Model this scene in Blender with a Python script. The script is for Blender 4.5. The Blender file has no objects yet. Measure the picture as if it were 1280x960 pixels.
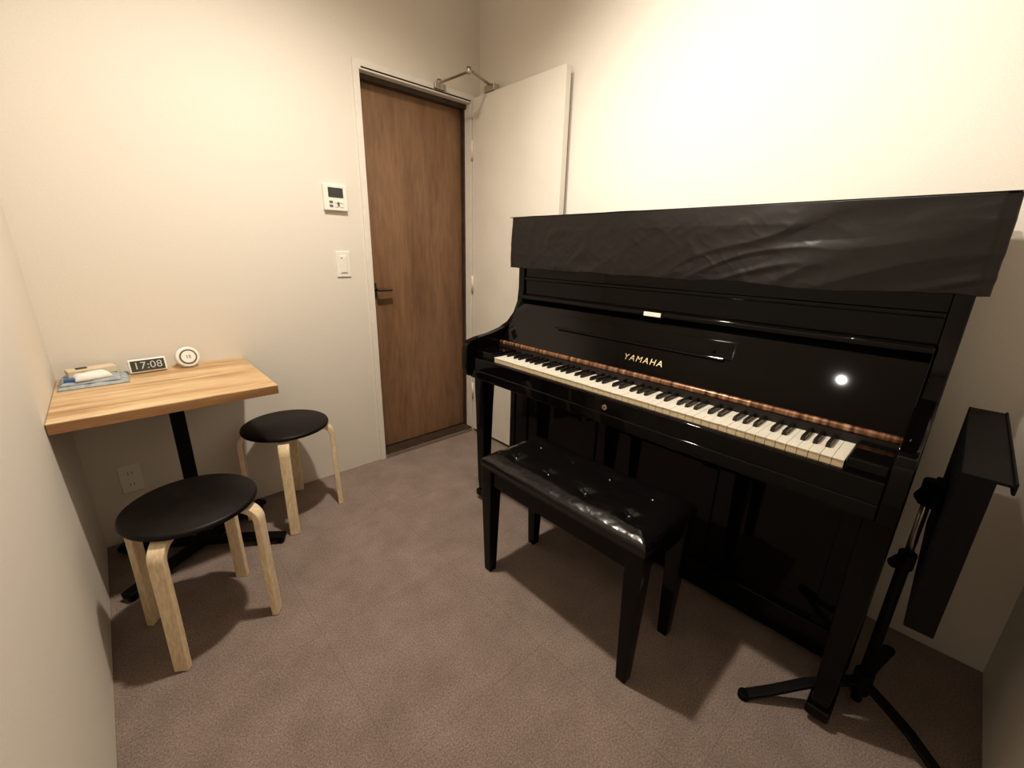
import bpy, bmesh, math, random
from mathutils import Vector, Matrix, noise
random.seed(3)
S=bpy.context.scene
S.view_settings.view_transform='Standard'
try: S.view_settings.look='Medium High Contrast'
except Exception: pass
W,D,H=1.95,2.474,2.62
# ------------------------------------------------------------ materials
def newmat(name,col=(.5,.5,.5),rough=.5,metal=0,spec=.5,coat=0,sheen=0):
    m=bpy.data.materials.new(name);m.use_nodes=True
    b=m.node_tree.nodes['Principled BSDF']
    b.inputs['Base Color'].default_value=(*col,1);b.inputs['Roughness'].default_value=rough
    b.inputs['Metallic'].default_value=metal;b.inputs['Specular IOR Level'].default_value=spec
    b.inputs['Coat Weight'].default_value=coat;b.inputs['Sheen Weight'].default_value=sheen
    return m,m.node_tree,b
def tex_noise(nt,scale,detail=3,vec=None,mapscale=None,rough=.5):
    n=nt.nodes.new('ShaderNodeTexNoise');n.inputs['Scale'].default_value=scale;n.inputs['Detail'].default_value=detail;n.inputs['Roughness'].default_value=rough
    tc=nt.nodes.new('ShaderNodeTexCoord')
    mp=nt.nodes.new('ShaderNodeMapping');nt.links.new(tc.outputs['Object'],mp.inputs[0]);nt.links.new(mp.outputs[0],n.inputs['Vector'])
    if mapscale: mp.inputs['Scale'].default_value=mapscale
    return n
def ramp(nt,src,stops):
    r=nt.nodes.new('ShaderNodeValToRGB');e=r.color_ramp.elements
    while len(e)<len(stops): e.new(.5)
    for k,(p,c) in zip(e,stops): k.position=p;k.color=(*c,1)
    nt.links.new(src,r.inputs[0]);return r
def bump(nt,b,src,strength,dist=.001):
    n=nt.nodes.new('ShaderNodeBump');n.inputs['Strength'].default_value=strength;n.inputs['Distance'].default_value=dist
    nt.links.new(src,n.inputs['Height']);nt.links.new(n.outputs[0],b.inputs['Normal'])
def varied(name,c1,c2,scale,rough=.5,bs=0,bd=.001,mapscale=None,metal=0,spec=.5,coat=0,detail=3,p1=.35,p2=.65):
    m,nt,b=newmat(name,c1,rough,metal,spec,coat)
    n=tex_noise(nt,scale,detail,mapscale=mapscale)
    r=ramp(nt,n.outputs[0],[(p1,c1),(p2,c2)]);nt.links.new(r.outputs[0],b.inputs['Base Color'])
    if bs: bump(nt,b,n.outputs[0],bs,bd)
    return m
def mulmix(nt,a,b_):
    mx=nt.nodes.new('ShaderNodeMix');mx.data_type='RGBA';mx.blend_type='MULTIPLY';mx.inputs[0].default_value=1
    nt.links.new(a,mx.inputs[6]);nt.links.new(b_,mx.inputs[7]);return mx.outputs[2]
M={}
M['wall']=varied('wallpaper_cream',(.72,.672,.605),(.75,.702,.635),180,.85,.15,.0005,spec=.2)
M['ceil']=varied('ceiling_white',(.72,.68,.62),(.75,.71,.65),120,.9,spec=.2)
M['trim']=varied('painted_trim',(.74,.70,.64),(.77,.73,.67),30,.45,spec=.4)
M['panel']=varied('painted_door_panel',(.72,.68,.61),(.75,.71,.64),6,.4,spec=.4)
# carpet
m,nt,b=newmat('carpet_taupe',rough=.95,spec=.05,sheen=0)
n1=tex_noise(nt,210,5,rough=.85);n2=tex_noise(nt,7,4,rough=.65)
r1=ramp(nt,n1.outputs[0],[(.30,(.125,.095,.081)),(.72,(.53,.425,.375))])
r2=ramp(nt,n2.outputs[0],[(.3,(.86,.86,.86)),(.7,(1.1,1.1,1.1))])
br=nt.nodes.new('ShaderNodeTexBrick');br.offset=0;br.inputs['Scale'].default_value=1
br.inputs['Brick Width'].default_value=.5;br.inputs['Row Height'].default_value=.5;br.inputs['Mortar Size'].default_value=.0025;br.inputs['Mortar Smooth'].default_value=.6
br.inputs['Color1'].default_value=(1,1,1,1);br.inputs['Color2'].default_value=(.965,.965,.965,1);br.inputs['Mortar'].default_value=(.86,.86,.86,1)
tc=nt.nodes.new('ShaderNodeTexCoord');nt.links.new(tc.outputs['Object'],br.inputs['Vector'])
nt.links.new(mulmix(nt,mulmix(nt,r1.outputs[0],r2.outputs[0]),br.outputs['Color']),b.inputs['Base Color']);bump(nt,b,n1.outputs[0],1,.003);M['carpet']=m
# woods
def wood(name,c1,c2,c3,ms,scale=6,rough=.4,bs=.05):
    m,nt,b=newmat(name,rough=rough,spec=.4)
    n=tex_noise(nt,scale,6,mapscale=ms,rough=.6);n.inputs['Distortion'].default_value=.6
    r=ramp(nt,n.outputs[0],[(.28,c1),(.5,c2),(.72,c3)])
    nf=tex_noise(nt,scale*9,3,mapscale=ms);rf=ramp(nt,nf.outputs[0],[(.35,(.82,.82,.82)),(.65,(1,1,1))])
    nt.links.new(mulmix(nt,r.outputs[0],rf.outputs[0]),b.inputs['Base Color']);bump(nt,b,nf.outputs[0],bs,.001);return m
M['doorwood']=wood('door_walnut_veneer',(.20,.112,.065),(.265,.156,.092),(.32,.195,.118),(1.6,1,.22),5,.38)
M['tablewood']=wood('table_ash_laminate',(.36,.19,.09),(.62,.43,.24),(.76,.58,.37),(.55,4.5,1),4.2,.42)
M['tableedge']=wood('table_edge_band',(.28,.15,.07),(.36,.20,.095),(.42,.25,.125),(.6,.6,9),4,.45)
M['birch']=wood('birch_plywood',(.80,.63,.42),(.88,.72,.50),(.92,.78,.56),(2,2,.5),8,.45)
M['blackpiano']=varied('polished_ebony',(.0035,.0025,.0025),(.005,.004,.004),3,.035,spec=.3)
M['blacksatin']=varied('black_satin_paint',(.006,.005,.005),(.011,.009,.008),20,.35)
M['blackseat']=varied('stool_seat_black',(.007,.0055,.005),(.012,.009,.008),24,.45,.1,.0005,spec=.25)
M['iron']=varied('black_powder_coat',(.003,.0025,.0025),(.005,.0045,.0045),90,.55,.1,.0004,spec=.16)
M['leather']=varied('black_leatherette',(.005,.004,.004),(.009,.008,.008),160,.24,.4,.0006,spec=.6)
M['vinyl']=varied('black_vinyl_cloth',(.006,.0045,.004),(.010,.008,.007),260,.34,.12,.0004,spec=.45)
M['ivory']=varied('ivory_keys',(.84,.80,.70),(.88,.84,.74),12,.25,coat=.3)
M['keyfront']=varied('ivory_key_front',(.74,.62,.42),(.80,.68,.48),12,.3)
M['ebony']=varied('black_keys',(.008,.007,.007),(.012,.01,.01),30,.25)
M['brass']=varied('brass',(.72,.58,.34),(.80,.66,.40),40,.28,metal=1)
M['bronze']=varied('dark_bronze',(.20,.15,.11),(.26,.20,.15),40,.35,metal=1)
M['steel']=varied('brushed_steel',(.50,.46,.42),(.60,.56,.5),60,.32,metal=1)
M['dark']=varied('dark_gap',(.012,.009,.008),(.02,.015,.013),10,.6)
M['track']=varied('door_gasket_brown',(.05,.032,.022),(.08,.05,.035),20,.5)
M['plastic']=varied('white_plastic',(.80,.78,.72),(.83,.81,.75),15,.35)
M['lcd']=varied('lcd_dark',(.05,.055,.05),(.075,.08,.07),15,.2)
M['lcdgrey']=varied('lcd_grey',(.13,.13,.12),(.17,.17,.155),15,.25)
M['digit']=varied('lcd_digit',(.5,.5,.47),(.56,.56,.52),15,.4)
M['label']=varied('white_label',(.75,.72,.62),(.8,.77,.68),15,.4)
M['ink']=varied('black_ink',(.01,.01,.01),(.02,.02,.02),15,.5)
M['cloth']=varied('grey_cloth',(.30,.335,.35),(.42,.46,.48),60,.8,.4,.001)
M['paper']=varied('white_paper',(.74,.73,.70),(.80,.79,.76),10,.7)
M['beige']=varied('beige_booklet',(.62,.52,.38),(.70,.59,.44),20,.6)
M['blue']=varied('blue_label',(.05,.12,.30),(.07,.16,.36),20,.5)
m,nt,b=newmat('fallboard_rail_key_reflection',rough=.25,metal=.3,spec=.6)
n=tex_noise(nt,60,2,mapscale=(0,1,0));r=ramp(nt,n.outputs[0],[(.38,(.08,.036,.018)),(.5,(.24,.12,.062)),(.66,(.48,.31,.19))])  # bands along the coppery lip paint the reflection of the keys into its colour
nt.links.new(r.outputs[0],b.inputs['Base Color']);M['rail']=m
m,nt,b=newmat('lamp_glow');b.inputs['Emission Color'].default_value=(1,.9,.75,1);b.inputs['Emission Strength'].default_value=8;M['glow']=m
# ------------------------------------------------------------ helpers
def empty(name,loc=(0,0,0)):
    o=bpy.data.objects.new(name,None);S.collection.objects.link(o);o.location=loc;o.empty_display_size=.05;return o
def link(name,me,mat,parent=None,smooth=False):
    o=bpy.data.objects.new(name,me);S.collection.objects.link(o)
    for x in (mat if isinstance(mat,(list,tuple)) else [mat]): me.materials.append(x)
    if smooth:
        for p in me.polygons: p.use_smooth=True
    if parent: o.parent=parent;o.matrix_parent_inverse=Matrix.Translation(-parent.location)
    return o
def bev(o,w,seg=3):
    if w>0:
        md=o.modifiers.new('bevel','BEVEL');md.width=w;md.segments=seg;md.limit_method='ANGLE';md.angle_limit=.6
        for p in o.data.polygons: p.use_smooth=True
        wn=o.modifiers.new('wn','WEIGHTED_NORMAL');wn.keep_sharp=True
    return o
def box(name,x,y,z,mat,parent=None,b=0,seg=3,rot=None):
    me=bpy.data.meshes.new(name);bm=bmesh.new();bmesh.ops.create_cube(bm,size=1)
    c=Vector(((x[0]+x[1])/2,(y[0]+y[1])/2,(z[0]+z[1])/2))
    for v in bm.verts: v.co=Vector((v.co.x*abs(x[1]-x[0]),v.co.y*abs(y[1]-y[0]),v.co.z*abs(z[1]-z[0])))
    if rot: bmesh.ops.rotate(bm,verts=bm.verts,matrix=rot)
    for v in bm.verts: v.co+=c
    bm.to_mesh(me);bm.free();return bev(link(name,me,mat,parent),b,seg)
def cyl(name,p1,p2,r1,mat,parent=None,r2=None,seg=32,b=0):
    p1=Vector(p1);p2=Vector(p2);d=p2-p1
    me=bpy.data.meshes.new(name);bm=bmesh.new()
    bmesh.ops.create_cone(bm,cap_ends=True,segments=seg,radius1=r1,radius2=r1 if r2 is None else r2,depth=d.length)
    bmesh.ops.transform(bm,verts=bm.verts,matrix=Matrix.Translation((p1+p2)/2)@d.to_track_quat('Z','Y').to_matrix().to_4x4())
    bm.to_mesh(me);bm.free();o=link(name,me,mat,parent)
    if b: bev(o,b,2)
    else:
        for p in me.polygons: p.use_smooth=len(p.vertices)==4
    return o
def prism(name,prof,y0,y1,mat,parent=None,b=0):
    """prof in (x,z), extruded along y"""
    me=bpy.data.meshes.new(name);bm=bmesh.new()
    a=[bm.verts.new((x,y0,z)) for x,z in prof];c=[bm.verts.new((x,y1,z)) for x,z in prof];n=len(prof)
    bm.faces.new(a);bm.faces.new(c[::-1])
    for i in range(n): bm.faces.new((a[i],c[i],c[(i+1)%n],a[(i+1)%n]))
    bmesh.ops.recalc_face_normals(bm,faces=bm.faces);bm.to_mesh(me);bm.free();return bev(link(name,me,mat,parent),b,2)
def lathe(name,prof,loc,mat,parent=None,seg=48):
    me=bpy.data.meshes.new(name);bm=bmesh.new();R=[]
    for r,z in prof:
        R.append([bm.verts.new((loc[0]+r*math.cos(2*math.pi*i/seg),loc[1]+r*math.sin(2*math.pi*i/seg),loc[2]+z)) for i in range(seg)])
    for a,c in zip(R,R[1:]):
        for i in range(seg): bm.faces.new((a[i],a[(i+1)%seg],c[(i+1)%seg],c[i]))
    bm.faces.new(R[0][::-1]);bm.faces.new(R[-1])
    bmesh.ops.recalc_face_normals(bm,faces=bm.faces)
    bm.to_mesh(me);bm.free();o=link(name,me,mat,parent,True)
    md=o.modifiers.new('e','EDGE_SPLIT');md.split_angle=.7
    return o
def sweep(name,pts,w,t,side,mat,parent=None,b=.002,wfun=None):
    """rectangular strip along pts; width w along 'side', thickness t"""
    me=bpy.data.meshes.new(name);bm=bmesh.new();side=Vector(side).normalized();R=[];pts=[Vector(p) for p in pts]
    for i,p in enumerate(pts):
        d=(pts[min(i+1,len(pts)-1)]-pts[max(i-1,0)]).normalized();n=d.cross(side).normalized()
        ww=w if wfun is None else wfun(i/(len(pts)-1))*w
        R.append([bm.verts.new(p+side*a*ww/2+n*c*t/2) for a,c in ((-1,-1),(1,-1),(1,1),(-1,1))])
    for a,c in zip(R,R[1:]):
        for i in range(4): bm.faces.new((a[i],a[(i+1)%4],c[(i+1)%4],c[i]))
    bm.faces.new(R[0][::-1]);bm.faces.new(R[-1]);bmesh.ops.recalc_face_normals(bm,faces=bm.faces)
    bm.to_mesh(me);bm.free();return bev(link(name,me,mat,parent),b,2)
def text(name,body,size,M4,mat,parent=None,ext=.0008,sp=1.0):
    cu=bpy.data.curves.new(name,'FONT');cu.body=body;cu.size=size;cu.extrude=ext;cu.align_x='CENTER';cu.align_y='CENTER';cu.space_character=sp
    t=bpy.data.objects.new('t',cu);S.collection.objects.link(t);bpy.context.view_layer.update()
    me=bpy.data.meshes.new_from_object(t.evaluated_get(bpy.context.evaluated_depsgraph_get()));bpy.data.objects.remove(t)
    me.transform(M4);me.materials.clear();return link(name,me,mat,parent)
def frame4(o,xa,ya):
    xa=Vector(xa).normalized();ya=Vector(ya).normalized();za=xa.cross(ya)
    m=Matrix((xa,ya,za)).transposed().to_4x4();m.translation=Vector(o);return m
# ------------------------------------------------------------ room
T=.1
box('floor',(-T,W+T),(-D-T,T+.1),(-.05,0),M['carpet'])
box('ceiling',(-T,W+T),(-D-T,T),(H,H+.05),M['ceil'])
box('wall_left',(-T,0),(-D-T,T),(0,H),M['wall'])
box('wall_right',(W,W+T),(-D-T,T),(0,H),M['wall'])
box('wall_front',(0,W),(-D-T,-D),(0,H),M['wall'])
ox0,ox1,oz=1.226,1.883,1.985
def mesh_boxes(name,bs,mat):
    me=bpy.data.meshes.new(name);bm=bmesh.new()
    for x,y,z in bs:
        r=bmesh.ops.create_cube(bm,size=1)['verts']
        for v in r: v.co=Vector(((x[0]+x[1])/2+v.co.x*(x[1]-x[0]),(y[0]+y[1])/2+v.co.y*(y[1]-y[0]),(z[0]+z[1])/2+v.co.z*(z[1]-z[0])))
    bm.to_mesh(me);bm.free();return link(name,me,mat)
mesh_boxes('wall_back',[((0,ox0),(0,T),(0,H)),((ox1,W),(0,T),(0,H)),((ox0,ox1),(0,T),(oz,H))],M['wall'])
box('wall_corridor',(1.0,W+T),(.16,.2),(0,H),M['wall'])
fr=empty('trim_1',(1.55,0,0))
box('casing_left',(1.202,1.232),(-.012,.05),(0,1.985),M['trim'],fr,.001)
box('casing_head',(1.202,1.905),(-.012,.05),(1.985,2.026),M['trim'],fr,.001)
box('casing_right',(1.877,1.905),(-.012,.05),(0,1.985),M['trim'],fr,.001)
box('stop_head',(1.232,1.877),(.03,.07),(1.963,1.985),M['track'],fr)
box('stop_left',(1.232,1.245),(.045,.07),(0,1.985),M['track'],fr)
box('stop_right',(1.866,1.877),(.045,.07),(0,1.985),M['track'],fr)
box('groove_head',(1.24,1.877),(-.0135,-.011),(1.992,1.998),M['dark'],fr)
box('sill',(1.232,1.877),(-.012,.10),(0,.03),M['track'],fr,.003)
box('sill_strip',(1.232,1.877),(-.016,.01),(.0,.022),M['steel'],fr,.003)
dr=empty('door_1',(1.55,.09,0))
box('leaf',(1.23,1.883),(.075,.11),(.035,1.982),M['doorwood'],dr,.002)
box('lever_plate',(1.262,1.284),(.066,.076),(.94,1.02),M['bronze'],dr,.004)
cyl('lever_spindle',(1.274,.075,.982),(1.274,.025,.982),.008,M['bronze'],dr)
cyl('lever_handle',(1.264,.025,.984),(1.355,.03,.982),.0095,M['bronze'],dr,b=.003)
d2=empty('door_2',(1.9,-.014,0))
box('leaf',(1.884,1.921),(-.70,-.018),(.02,2.008),M['panel'],d2,.002)
for z in (.3,1.0,1.75): cyl('hinge_%g'%z,(1.879,-.02,z-.05),(1.879,-.02,z+.05),.007,M['trim'],d2)
dc=empty('door_closer',(1.67,-.02,2.02))
box('bracket',(1.635,1.70),(-.03,-.011),(2.0,2.026),M['steel'],dc,.003)
sweep('arm_main',[(1.665,-.02,2.03),(1.69,-.24,2.036)],.02,.006,(1,-.1,0),M['steel'],dc)
sweep('arm_fore',[(1.69,-.24,2.045),(1.885,-.17,2.04)],.02,.006,(.35,-1,0),M['steel'],dc)
cyl('elbow',(1.69,-.24,2.026),(1.69,-.24,2.054),.011,M['steel'],dc)
cyl('pivot',(1.665,-.02,2.02),(1.665,-.02,2.045),.012,M['steel'],dc)
box('shoe',(1.875,1.918),(-.21,-.13),(2.0085,2.04),M['steel'],dc,.003)
# wall plates
th=empty('thermostat',(1.068,0,1.42))
box('body',(1.013,1.124),(-.018,0),(1.365,1.480),M['plastic'],th,.004)
box('screen',(1.034,1.104),(-.0195,-.017),(1.423,1.466),M['lcd'],th,.001)
for i in range(3):
    for j in range(2): box('button_%d%d'%(i,j),(1.036+i*.025,1.052+i*.025),(-.0205,-.017),(1.381+j*.017,1.391+j*.017),M['paper'] if i else M['lcdgrey'],th,.001)
box('dial',(1.073,1.083),(-.0215,-.017),(1.386,1.404),M['lcdgrey'],th,.001)
sw=empty('light_switch',(1.082,0,1.12))
box('plate',(1.047,1.117),(-.007,0),(1.058,1.180),M['plastic'],sw,.003)
box('frame',(1.064,1.100),(-.009,-.006),(1.075,1.163),M['trim'],sw,.001)
box('rocker',(1.067,1.097),(-.012,-.006),(1.079,1.159),M['plastic'],sw,.002)
box('pilot',(1.070,1.074),(-.0125,-.0115),(1.145,1.152),M['ink'],sw)
ou=empty('wall_outlet',(.125,0,.28))
box('plate',(.09,.16),(-.007,0),(.215,.335),M['plastic'],ou,.003)
for z in (.25,.30):
    for x in (.119,.131): box('slot_%g_%g'%(x,z),(x-.001,x+.001),(-.0078,-.006),(z-.005,z+.005),M['ink'],ou)
# ------------------------------------------------------------ table
tb=empty('cafe_table',(.3,-.27,0))
Tz=.718
box('tabletop',(.002,.585),(-.536,-.002),(Tz-.003,Tz),M['tablewood'],tb,.001)
box('tabletop_core',(.002,.585),(-.536,-.002),(Tz-.032,Tz-.003),M['tableedge'],tb,.001)
box('column',(.278,.322),(-.282,-.238),(.03,.67),M['iron'],tb,.004)
box('mount_plate',(.20,.40),(-.36,-.16),(.668,.686),M['iron'],tb,.003)
for i,(x,y) in enumerate([(.555,-.425),(.045,-.425),(.045,-.075),(.555,-.075)]):
    d=Vector((x-.3,y+.26,0)).normalized()
    sweep('foot_%d'%(i+1),[(.3,-.26,.038),((x+.3)/2,(y-.26)/2,.034),(x,y,.024)],.045,.022,d.cross(Vector((0,0,1))),M['iron'],tb,.004)
    cyl('glide_%d'%(i+1),(x-d.x*.02,y-d.y*.02,0),(x-d.x*.02,y-d.y*.02,.016),.014,M['iron'],tb)
# items on table
ck=empty('digital_clock',(.258,-.07,Tz))
KM=Matrix.Translation((.258,-.07,Tz))@Matrix.Rotation(math.radians(4),4,'Z')@Matrix.Rotation(math.radians(-14),4,'X')
def clk(name,x,y,z,mat,b=0):
    o=box(name,x,y,z,mat,None,b);o.data.transform(KM);o.parent=ck;o.matrix_parent_inverse=Matrix.Translation(-ck.location);return o
clk('case',(-.058,.058),(-.008,.014),(.003,.056),M['plastic'],.006)
clk('screen',(-.051,.051),(-.0095,-.007),(.009,.050),M['lcd'],.001)
text('digits','17:08',.038,KM@frame4((0,-.0105,.029),(1,0,0),(0,0,1)),M['digit'],ck,.0004,1.05)
box('stand',(.215,.30),(-.062,-.03),(Tz,Tz+.005),M['plastic'],ck,.002,rot=Matrix.Rotation(math.radians(4),3,'Z'))
tc=empty('round_timer',(.385,-.055,Tz))
n=Vector((.12,-1,.28)).normalized();c=Vector((.385,-.06,Tz+.041))
cyl('body',c-n*.02,c+n*.012,.041,M['plastic'],tc,b=.006,seg=48)
cyl('face',c+n*.011,c+n*.0135,.030,M['lcdgrey'],tc,seg=48)
cyl('dial',c+n*.013,c+n*.015,.024,M['plastic'],tc,seg=48)
tx=Vector((0,0,1)).cross(n);tx.normalize()
text('mark','12',.018,frame4(c+n*.0158,tx,n.cross(tx)),M['ink'],tc,.0003)
box('foot',(.365,.405),(-.07,-.035),(Tz,Tz+.006),M['plastic'],tc,.002)
cl=empty('folded_cloth',(.1,-.1,Tz))
def sheet(name,x,y,z0,th,mat,parent,amp=.003,seed=0,rotz=0,nx=24):
    me=bpy.data.meshes.new(name);bm=bmesh.new();g=[]
    for i in range(nx+1):
        row=[]
        for j in range(nx+1):
            u=i/nx;v=j/nx;px=x[0]+(x[1]-x[0])*u;py=y[0]+(y[1]-y[0])*v
            e=min(u,1-u,v,1-v)*6;e=min(1,e)**.5
            px+=.003*noise.noise((v*5,u*5,seed));py+=.003*noise.noise((u*5,v*5,seed+4))
            row.append(bm.verts.new((px,py,z0+.001+th*(.35+.65*e)+amp*e*noise.noise((px*30,py*30,seed)))))
        g.append(row)
    for i in range(nx):
        for j in range(nx): bm.faces.new((g[i][j],g[i+1][j],g[i+1][j+1],g[i][j+1]))
    r=bmesh.ops.extrude_face_region(bm,geom=bm.faces[:])
    for v in r['geom']:
        if isinstance(v,bmesh.types.BMVert): v.co.z=z0+.0005
    bmesh.ops.recalc_face_normals(bm,faces=bm.faces)
    if rotz:
        cc=Vector(((x[0]+x[1])/2,(y[0]+y[1])/2,0));bmesh.ops.rotate(bm,cent=cc,verts=bm.verts,matrix=Matrix.Rotation(rotz,3,'Z'))
    bm.to_mesh(me);bm.free();return link(name,me,mat,parent,True)
sheet('lower_fold',(.012,.195),(-.185,-.015),Tz,.010,M['cloth'],cl,.004,1)
sheet('upper_fold',(.02,.175),(-.165,-.02),Tz+.010,.009,M['cloth'],cl,.004,5)
bk=empty('booklet',(.09,-.06,Tz+.019));R8=Matrix.Rotation(.2,3,'Z')
box('cover',(.035,.165),(-.085,-.03),(Tz+.020,Tz+.044),M['beige'],bk,.002,rot=R8)
box('label',(.06,.09),(-.068,-.045),(Tz+.044,Tz+.0455),M['ink'],bk,.0,rot=R8)
pt=empty('tissue_pack',(.1,-.125,Tz+.019))
sheet('pack',(.055,.15),(-.155,-.105),Tz+.019,.020,M['paper'],pt,.007,9,.2)
box('pack_label',(.03,.06),(-.15,-.125),(Tz+.019,Tz+.03),M['blue'],pt,.002)
# ------------------------------------------------------------ stools
def stool(name,cx,cy,ang):
    e=empty(name,(cx,cy,0));
    lathe('seat',[(.001,.428),(.168,.428),(.174,.431),(.176,.437),(.174,.443),(.168,.447),(.001,.448)],(cx,cy,0),M['blackseat'],e,64)
    for i in range(4):
        a=ang+i*math.pi/2;d=Vector((math.cos(a),math.sin(a),0));s=Vector((-d.y,d.x,0));c=Vector((cx,cy,0))
        pts=[c+d*.055+Vector((0,0,.4175)),c+d*.135+Vector((0,0,.4175))]
        for k in range(1,9):
            t=k/8*math.pi/2;pts.append(c+d*(.135+.050*math.sin(t))+Vector((0,0,.3675+.05*math.cos(t))))
        pts+= [c+d*.187+Vector((0,0,.2)),c+d*.192]
        sweep('leg_%d'%(i+1),pts,.042,.021,s,M['birch'],e,.003,lambda t:1.1-.15*t)
    return e
stool('round_stool',.263,-.691,math.radians(55))
stool('round_stool.001',.668,-.222,math.radians(70))
# ------------------------------------------------------------ bench
be=empty('piano_bench',(1.22,-1.43,0))
bx0,bx1,by0,by1=1.075,1.375,-1.765,-1.10
me=bpy.data.meshes.new('cushion');bm=bmesh.new();NX,NY=60,130;g=[]
btn=[(bx0+.085+.13*i,by0+.1+j*(by1-by0-.2)/3) for i in range(2) for j in range(4)]
for i in range(NX+1):
    row=[]
    for j in range(NY+1):
        x=bx0+(bx1-bx0)*i/NX;y=by0+(by1-by0)*j/NY
        e=min(x-bx0,bx1-x,y-by0,by1-y);z=.478+.024*min(1,e/.04)**.5
        for (u,v) in btn:
            d2_=(x-u)**2+(y-v)**2
            z-=.008*math.exp(-d2_/.0005)
            an=math.atan2(y-v,x-u);z-=.0012*math.exp(-d2_/.0018)*math.cos(4*an+u*9)
        z+=.004*noise.noise((x*10,y*10,2))+.002*noise.noise((x*34,y*16,5))+.001*noise.noise((x*90,y*60,8))
        row.append(bm.verts.new((x,y,z)))
    g.append(row)
for i in range(NX):
    for j in range(NY): bm.faces.new((g[i][j],g[i+1][j],g[i+1][j+1],g[i][j+1]))
r=bmesh.ops.extrude_face_region(bm,geom=bm.faces[:])
for v in r['geom']:
    if isinstance(v,bmesh.types.BMVert): v.co.z=.455
bmesh.ops.recalc_face_normals(bm,faces=bm.faces);bm.to_mesh(me);bm.free();link('cushion',me,M['leather'],be,True)
for k,(u,v) in enumerate(btn): lathe('button_%d'%k,[(.001,0),(.008,0),(.009,.002),(.006,.005),(.001,.006)],(u,v,.4925),M['leather'],be,20)
box('apron',(bx0+.012,bx1-.012),(by0+.012,by1-.012),(.385,.458),M['blackpiano'],be,.004)
box('apron_moulding',(bx0+.004,bx1-.004),(by0+.004,by1-.004),(.445,.462),M['blackpiano'],be,.004)
for k,(x,y) in enumerate([(bx0+.028,by0+.028),(bx0+.028,by1-.028),(bx1-.028,by0+.028),(bx1-.028,by1-.028)]):
    me=bpy.data.meshes.new('leg');bm=bmesh.new()
    rr=[]
    for z,w in ((0,.016),(.02,.017),(.37,.026),(.458,.026)):
        rr.append([bm.verts.new((x+a*w,y+c_*w,z)) for a,c_ in ((-1,-1),(1,-1),(1,1),(-1,1))])
    for a,c_ in zip(rr,rr[1:]):
        for i in range(4): bm.faces.new((a[i],a[(i+1)%4],c_[(i+1)%4],c_[i]))
    bm.faces.new(rr[0][::-1]);bm.faces.new(rr[-1]);bm.to_mesh(me);bm.free();bev(link('leg_%d'%(k+1),me,M['blackpiano'],be),.003,2)
# ------------------------------------------------------------ piano
pn=empty('upright_piano',(1.65,-1.44,0))
PY0,PY1=-2.188,-.69;BP=M['blackpiano'];XB=1.878
side=[(XB,0.03),(XB,1.325),(1.635,1.325),(1.635,1.04),(1.628,.975),(1.605,.925),(1.565,.885),(1.51,.86),(1.44,.843),(1.36,.832),(1.318,.822),(1.300,.805),(1.296,.78),(1.296,.70),(1.305,.668),(1.33,.66),(1.60,.66),(1.60,.03)]
prism('side_right',side,PY0,PY0+.036,BP,pn,.004)
prism('side_left',side,PY1-.036,PY1,BP,pn,.004)
iy0,iy1=PY0+.036,PY1-.036
box('back',(1.81,XB),(iy0,iy1),(.03,1.32),M['blacksatin'],pn)
box('lid',(1.605,XB),(PY0-.010,PY1+.010),(1.318,1.338),BP,pn,.004)
box('upper_panel',(1.645,1.665),(iy0,iy1),(1.01,1.32),BP,pn,.002)
box('upper_panel_rail',(1.636,1.648),(iy0,iy1),(1.075,1.09),BP,pn,.004)
box('shelf_ledge',(1.597,1.66),(iy0,iy1),(.992,1.010),BP,pn,.005)
f0=Vector((1.500,0,.806));f1=Vector((1.626,0,.990));fd=(f1-f0).normalized();fn=Vector((-fd.z,0,fd.x))
prism('fallboard',[(f0.x,f0.z),(f1.x,f1.z),(f1.x+.03,f1.z),(f0.x+.03,f0.z-.01)],iy0,iy1,BP,pn,.003)
def onfall(name,s0,s1,y0,y1,t,mat,b=.002):
    a=f0+fd*s0;c=f0+fd*s1
    return prism(name,[(a.x-fn.x*.001,a.z-fn.z*.001),(c.x-fn.x*.001,c.z-fn.z*.001),(c.x+fn.x*t,c.z+fn.z*t),(a.x+fn.x*t,a.z+fn.z*t)],y0,y1,mat,pn,b)
onfall('music_desk',.110,.170,-1.72,-1.0,.004,BP,.002)
onfall('music_desk_lip',.102,.112,-1.70,-1.02,.008,BP,.003)
cyl('desk_knob',f0+fd*.13+fn*.004+Vector((0,-1.66,0)),f0+fd*.13+fn*.014+Vector((0,-1.66,0)),.005,BP,pn)
box('fallboard_rail',(1.488,1.504),(iy0,iy1),(.790,.808),M['rail'],pn,.006,4)
box('key_felt',(1.485,1.53),(iy0,iy1),(.74,.790),M['dark'],pn)
text('maker_lettering','YAMAHA',.032,frame4(f0+fd*.05+fn*.0006+Vector((0,-1.442,0)),(0,-1,0),fd),M['brass'],pn,.0006,1.25)
box('shelf_label',(1.594,1.598),(-1.452,-1.386),(.993,1.008),M['label'],pn,.001)
box('keybed',(1.318,1.62),(iy0,iy1),(.66,.70),BP,pn,.004)
box('key_slip',(1.322,1.345),(iy0,iy1),(.69,.752),BP,pn,.004)
cyl('lock',(1.323,-1.44,.72),(1.3195,-1.44,.72),.009,M['brass'],pn)
cyl('lock_keyhole',(1.3195,-1.44,.72),(1.3188,-1.44,.72),.003,M['ink'],pn)
ky0,ky1=-.846,-2.071
box('cheek_left',(1.345,1.49),(ky0+.003,iy1),(.70,.782),BP,pn,.006)
box('cheek_right',(1.345,1.49),(iy0,ky1-.003),(.70,.782),BP,pn,.006)
kw=(ky0-ky1)/52
wm=bpy.data.meshes.new('white_keys');bm=bmesh.new()
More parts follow.
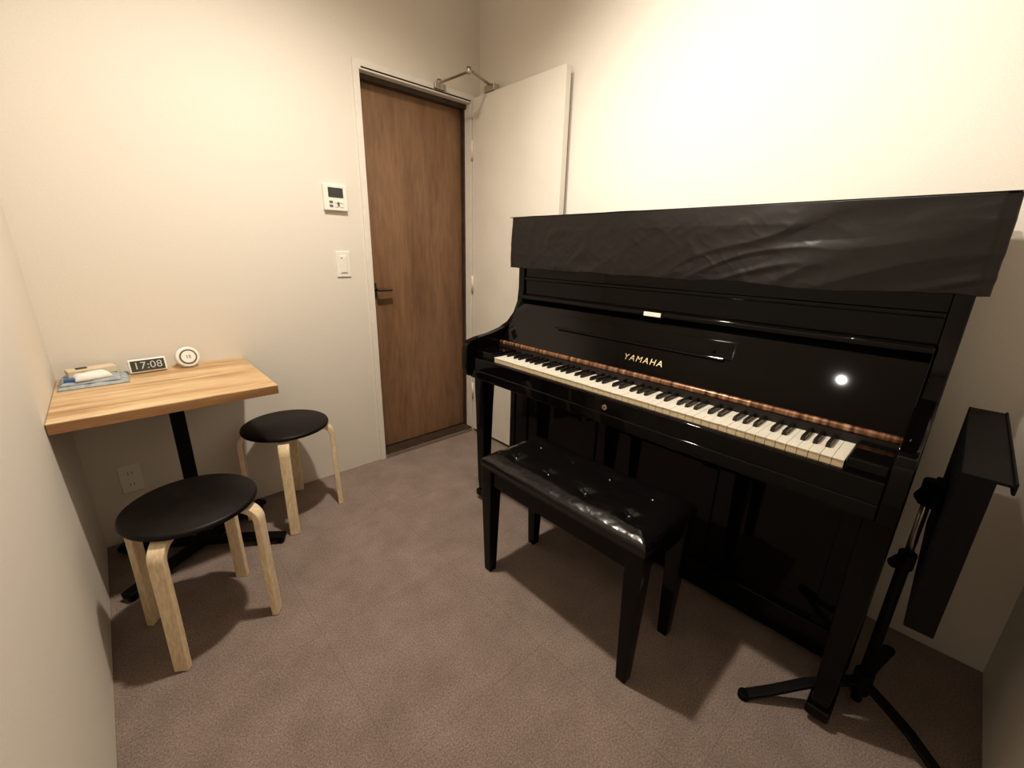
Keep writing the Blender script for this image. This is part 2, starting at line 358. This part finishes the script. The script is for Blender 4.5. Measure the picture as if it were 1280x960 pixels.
def addbox(bm,x0,x1,y0,y1,z0,z1,mi=0,top=None):
    t=top or (0,0,0,0)
    P=[(x0,y0,z0),(x1,y0,z0),(x1,y1,z0),(x0,y1,z0),(x0+t[0],y0+t[2],z1),(x1-t[1],y0+t[2],z1),(x1-t[1],y1-t[2],z1),(x0+t[0],y1-t[2],z1)]
    v=[bm.verts.new(p) for p in P]
    for f in ((3,2,1,0),(4,5,6,7),(0,1,5,4),(1,2,6,5),(2,3,7,6),(3,0,4,7)):
        q=bm.faces.new([v[i] for i in f]);q.material_index=mi
for i in range(52):
    y1=ky0-i*kw-.0004;y0=ky0-(i+1)*kw+.0004
    dz=random.uniform(-.0004,.0004)
    addbox(bm,1.352,1.49,y0,y1,.764+dz,.767+dz,0);addbox(bm,1.354,1.49,y0+.0001,y1-.0001,.742+dz,.764+dz,1)
bm.to_mesh(wm);bm.free();bev(link('white_keys',wm,[M['ivory'],M['keyfront']],pn),.0005,2)
bm_=bpy.data.meshes.new('black_keys');bm=bmesh.new()
for i in range(51):
    nme=(i+5)%7
    if nme in (0,1,3,4,5):
        off={0:.002,1:-.002,3:.003,4:0,5:-.003}[nme];yc=ky0-(i+1)*kw+off
        addbox(bm,1.403,1.49,yc-.0055,yc+.0055,.762,.779,0,(.006,0,.0012,0))
bm.to_mesh(bm_);bm.free();bev(link('black_keys',bm_,M['ebony'],pn),.001,2)
# lower case
box('lower_panel',(1.615,1.635),(iy0,iy1),(.10,.66),BP,pn,.002)
for k,(a,c_) in enumerate([(iy0,iy0+.08),(iy1-.08,iy1),(-1.22,-1.16),(-1.73,-1.67)]): box('lower_stile_%d'%k,(1.606,1.62),(a,c_),(.12,.62),BP,pn,.003)
box('lower_rail_top',(1.604,1.62),(iy0,iy1),(.58,.66),BP,pn,.003)
box('bottom_board',(1.595,XB),(iy0,iy1),(.03,.13),BP,pn,.003)
for k,y in enumerate((PY0+.03,PY1-.03)):
    me=bpy.data.meshes.new('leg');bm=bmesh.new();rr=[]
    for z,w in ((.05,.018),(.12,.022),(.50,.030),(.60,.036),(.662,.036)):
        rr.append([bm.verts.new((1.405+a*w,y+c_*min(w,.03),z)) for a,c_ in ((-1,-1),(1,-1),(1,1),(-1,1))])
    for a,c_ in zip(rr,rr[1:]):
        for i in range(4): bm.faces.new((a[i],a[(i+1)%4],c_[(i+1)%4],c_[i]))
    bm.faces.new(rr[0][::-1]);bm.faces.new(rr[-1]);bm.to_mesh(me);bm.free();bev(link('front_leg_%d'%(k+1),me,BP,pn),.004,2)
    box('toe_%d'%(k+1),(1.375,1.62),(y-.028,y+.028),(.02,.055),BP,pn,.008)
    cyl('caster_%d'%(k+1),(1.405,y-.012,.014),(1.405,y+.012,.014),.014,M['iron'],pn)
    cyl('rear_caster_%d'%(k+1),(1.82,y-.012,.018),(1.82,y+.012,.018),.018,M['iron'],pn)
for k in range(3):
    y=-1.35-.085*k
    sweep('pedal_%d'%(k+1),[(1.60,y,.075),(1.56,y,.075),(1.53,y,.068),(1.50,y,.058)],.03,.009,(0,1,0),M['brass'],pn,.003,lambda t:.7+.7*t)
# vinyl cover : draped front, ends and top
cv=empty('piano_top_cover',(1.76,-1.44,1.34))
CY0,CY1=-2.203,-.668;zt=1.346
def ridge(x): return max(0,1-abs(x)*3.2)
def wr(s,z,seed=0):
    k=(CY1-s)/(CY1-CY0);p=CY1-s
    A=math.radians(30+5*math.sin(p*3))
    q=-p*math.sin(A)+(z-1.24)*math.cos(A);t=p*math.cos(A)+(z-1.24)*math.sin(A)
    warp=.25*noise.noise((p*2.2,z*4,seed+20))
    f=noise.noise((q*8+warp,t*1.4,seed))*1.2
    g=ridge(noise.noise((q*7+warp,t*1.2,seed+11)))+.35*ridge(noise.noise((q*20+warp,t*3,seed+17)))
    c=ridge(noise.noise((p*8,z*11,seed+5)))+.5*ridge(noise.noise((p*21+z*9,z*21,seed+8)))
    mask=.35+.65*max(0,min(1,.5+1.8*noise.noise((p*3.1,z*3,seed+40))))
    kk=min(1,max(0,(k-.30)/.45))
    return (f*.007+g*.009*mask)*(.2+.9*kk)+c*.0026*(1.1-.7*kk)*mask
def grid(name,fn,nu,nv,parent,flip=False):
    me=bpy.data.meshes.new(name);bm=bmesh.new();g=[[bm.verts.new(fn(i/nu,j/nv)) for j in range(nv+1)] for i in range(nu+1)]
    for i in range(nu):
        for j in range(nv):
            q=(g[i][j],g[i+1][j],g[i+1][j+1],g[i][j+1]);bm.faces.new(q[::-1] if flip else q)
    bm.to_mesh(me);bm.free();o=link(name,me,M['vinyl'],parent,True)
    md=o.modifiers.new('solid','SOLIDIFY');md.thickness=.0018;md.offset=-1;return o
xf=1.590
outline=[(XB,CY1),(xf+.02,CY1),(xf,CY1-.02),(xf,CY0+.02),(xf+.02,CY0),(XB,CY0)]
L=[0]
for a,c_ in zip(outline,outline[1:]): L.append(L[-1]+math.dist(a,c_))
def plan(u):
    d=u*L[-1]
    for i in range(len(L)-1):
        if d<=L[i+1]+1e-9:
            t=(d-L[i])/(L[i+1]-L[i]);a=outline[i];c_=outline[i+1]
            dx,dy=c_[0]-a[0],c_[1]-a[1];l=math.hypot(dx,dy);return a[0]+dx*t,a[1]+dy*t,dy/l,-dx/l
    return (*outline[-1],0,-1)
def skirt(u,v):
    x,y,nx,ny=plan(u)
    hem=1.128+.010*noise.noise((u*9,0,1))+.014*abs((u-.5)*2)**3+.003*noise.noise((u*60,0,4))
    z=zt+(hem-zt)*v
    dsp=wr(y+x*.7-1.1,z)*min(1,v*4)+.006*v-.003
    if abs(ny)>.8: dsp=dsp*.4+.002
    dsp=max(dsp,-.006)
    return (x+nx*dsp,y+ny*dsp,z+.002*noise.noise((u*20,3,v))*v)
grid('skirt',skirt,700,80,cv)
def topf(u,v):
    x=xf+(XB-xf)*u;y=CY1+(CY0-CY1)*v
    e=min(x-xf,XB-x,y-CY0,CY1-y)
    return (x,y,zt+ (.003*noise.noise((x*9,y*7,3)) if e>.003 else 0))
grid('top',topf,40,160,cv)
# ------------------------------------------------------------ music stand
ms=empty('music_stand',(1.519,-2.222,0))
px_,py_=1.519,-2.222;I=M['iron']
cyl('tube_lower',(px_,py_,.03),(px_,py_,.50),.0125,I,ms)
cyl('tube_upper',(px_,py_,.48),(px_,py_,.70),.0085,M['steel'],ms)
cyl('collar',(px_,py_,.475),(px_,py_,.52),.018,I,ms,b=.003)
cyl('knob',(px_-.012,py_+.01,.50),(px_-.045,py_+.02,.50),.013,I,ms,b=.003)
cyl('hub',(px_,py_,.06),(px_,py_,.13),.022,I,ms,b=.004)
cyl('top_clamp',(px_,py_,.655),(px_,py_,.72),.018,I,ms,b=.004)
cyl('top_knob',(px_-.01,py_+.005,.69),(px_-.05,py_+.012,.69),.015,I,ms,b=.004)
for k,(x,y) in enumerate([(1.313,-2.002),(1.40,-2.455),(1.815,-2.262)]):
    d=Vector((x-px_,y-py_,0)).normalized()
    sweep('leg_%d'%(k+1),[(px_,py_,.098),(px_+(x-px_)*.25,py_+(y-py_)*.25,.086),(px_+(x-px_)*.48,py_+(y-py_)*.48,.070),(px_+(x-px_)*.75,py_+(y-py_)*.75,.036),(x,y,.010)],.030,.010,d.cross(Vector((0,0,1))),I,ms,.003)
    cyl('leg_tip_%d'%(k+1),(x,y,0),(x,y,.018),.016,I,ms,b=.003)
box('desk_plate',(1.225,1.74),(-2.246,-2.241),(.515,.855),I,ms,.002)
box('desk_ledge',(1.225,1.74),(-2.306,-2.241),(.850,.856),I,ms,.002)
box('ledge_lip',(1.225,1.74),(-2.308,-2.303),(.838,.860),I,ms,.002)
box('desk_flange_near',(1.225,1.230),(-2.285,-2.243),(.515,.852),I,ms,.002)
box('desk_flange_far',(1.735,1.740),(-2.285,-2.243),(.515,.852),I,ms,.002)
box('desk_bracket',(1.485,1.553),(-2.243,-2.225),(.66,.72),I,ms,.003)
# ------------------------------------------------------------ lights
def downlight(name,x,y,target,energy,size,blend,rad=.03,col=(1,.91,.785)):
    e=empty(name,(x,y,H))
    lathe('trim_ring',[(.034,0),(.050,0),(.052,-.004),(.050,-.006),(.036,-.006)],(x,y,H),M['trim'],e)
    lathe('diffuser',[(.001,0),(.018,0),(.018,-.003),(.001,-.003)],(x,y,H),M['glow'],e)
    l=bpy.data.lights.new(name+'_lamp','SPOT');l.energy=energy;l.spot_size=math.radians(size);l.spot_blend=blend;l.shadow_soft_size=rad;l.color=col
    o=bpy.data.objects.new('lamp',l);S.collection.objects.link(o);o.location=(x,y,H-.045)
    o.rotation_euler=(Vector(target)-o.location).to_track_quat('-Z','Y').to_euler();o.parent=e;o.matrix_parent_inverse=Matrix.Translation(-e.location)
downlight('ceiling_downlight',.45,-1.73,(1.95,-1.56,1.70),105,74,1,.011,(1,.935,.84))
downlight('ceiling_downlight.001',.80,-1.02,(.62,-1.2,0),135,168,1,.05)
w=bpy.data.worlds.new('w');S.world=w;w.use_nodes=True;w.node_tree.nodes['Background'].inputs[0].default_value=(1,.85,.68,1);w.node_tree.nodes['Background'].inputs[1].default_value=.1
# ------------------------------------------------------------ camera
yaw,pit,rol=map(math.radians,(43.42,-17.37,1.494))
fwd=Vector((math.sin(yaw)*math.cos(pit),math.cos(yaw)*math.cos(pit),math.sin(pit)));r=Vector((math.cos(yaw),-math.sin(yaw),0));u=r.cross(fwd)
r2=r*math.cos(rol)+u*math.sin(rol);u2=-r*math.sin(rol)+u*math.cos(rol)
cam=bpy.data.cameras.new('camera');cam.sensor_width=36;cam.lens=532.2/1280*36;cam.clip_start=.01
co=bpy.data.objects.new('camera',cam);S.collection.objects.link(co)
mw=Matrix((r2,u2,-fwd)).transposed().to_4x4();mw.translation=Vector((.1938,-2.186,1.204));co.matrix_world=mw
S.camera=co
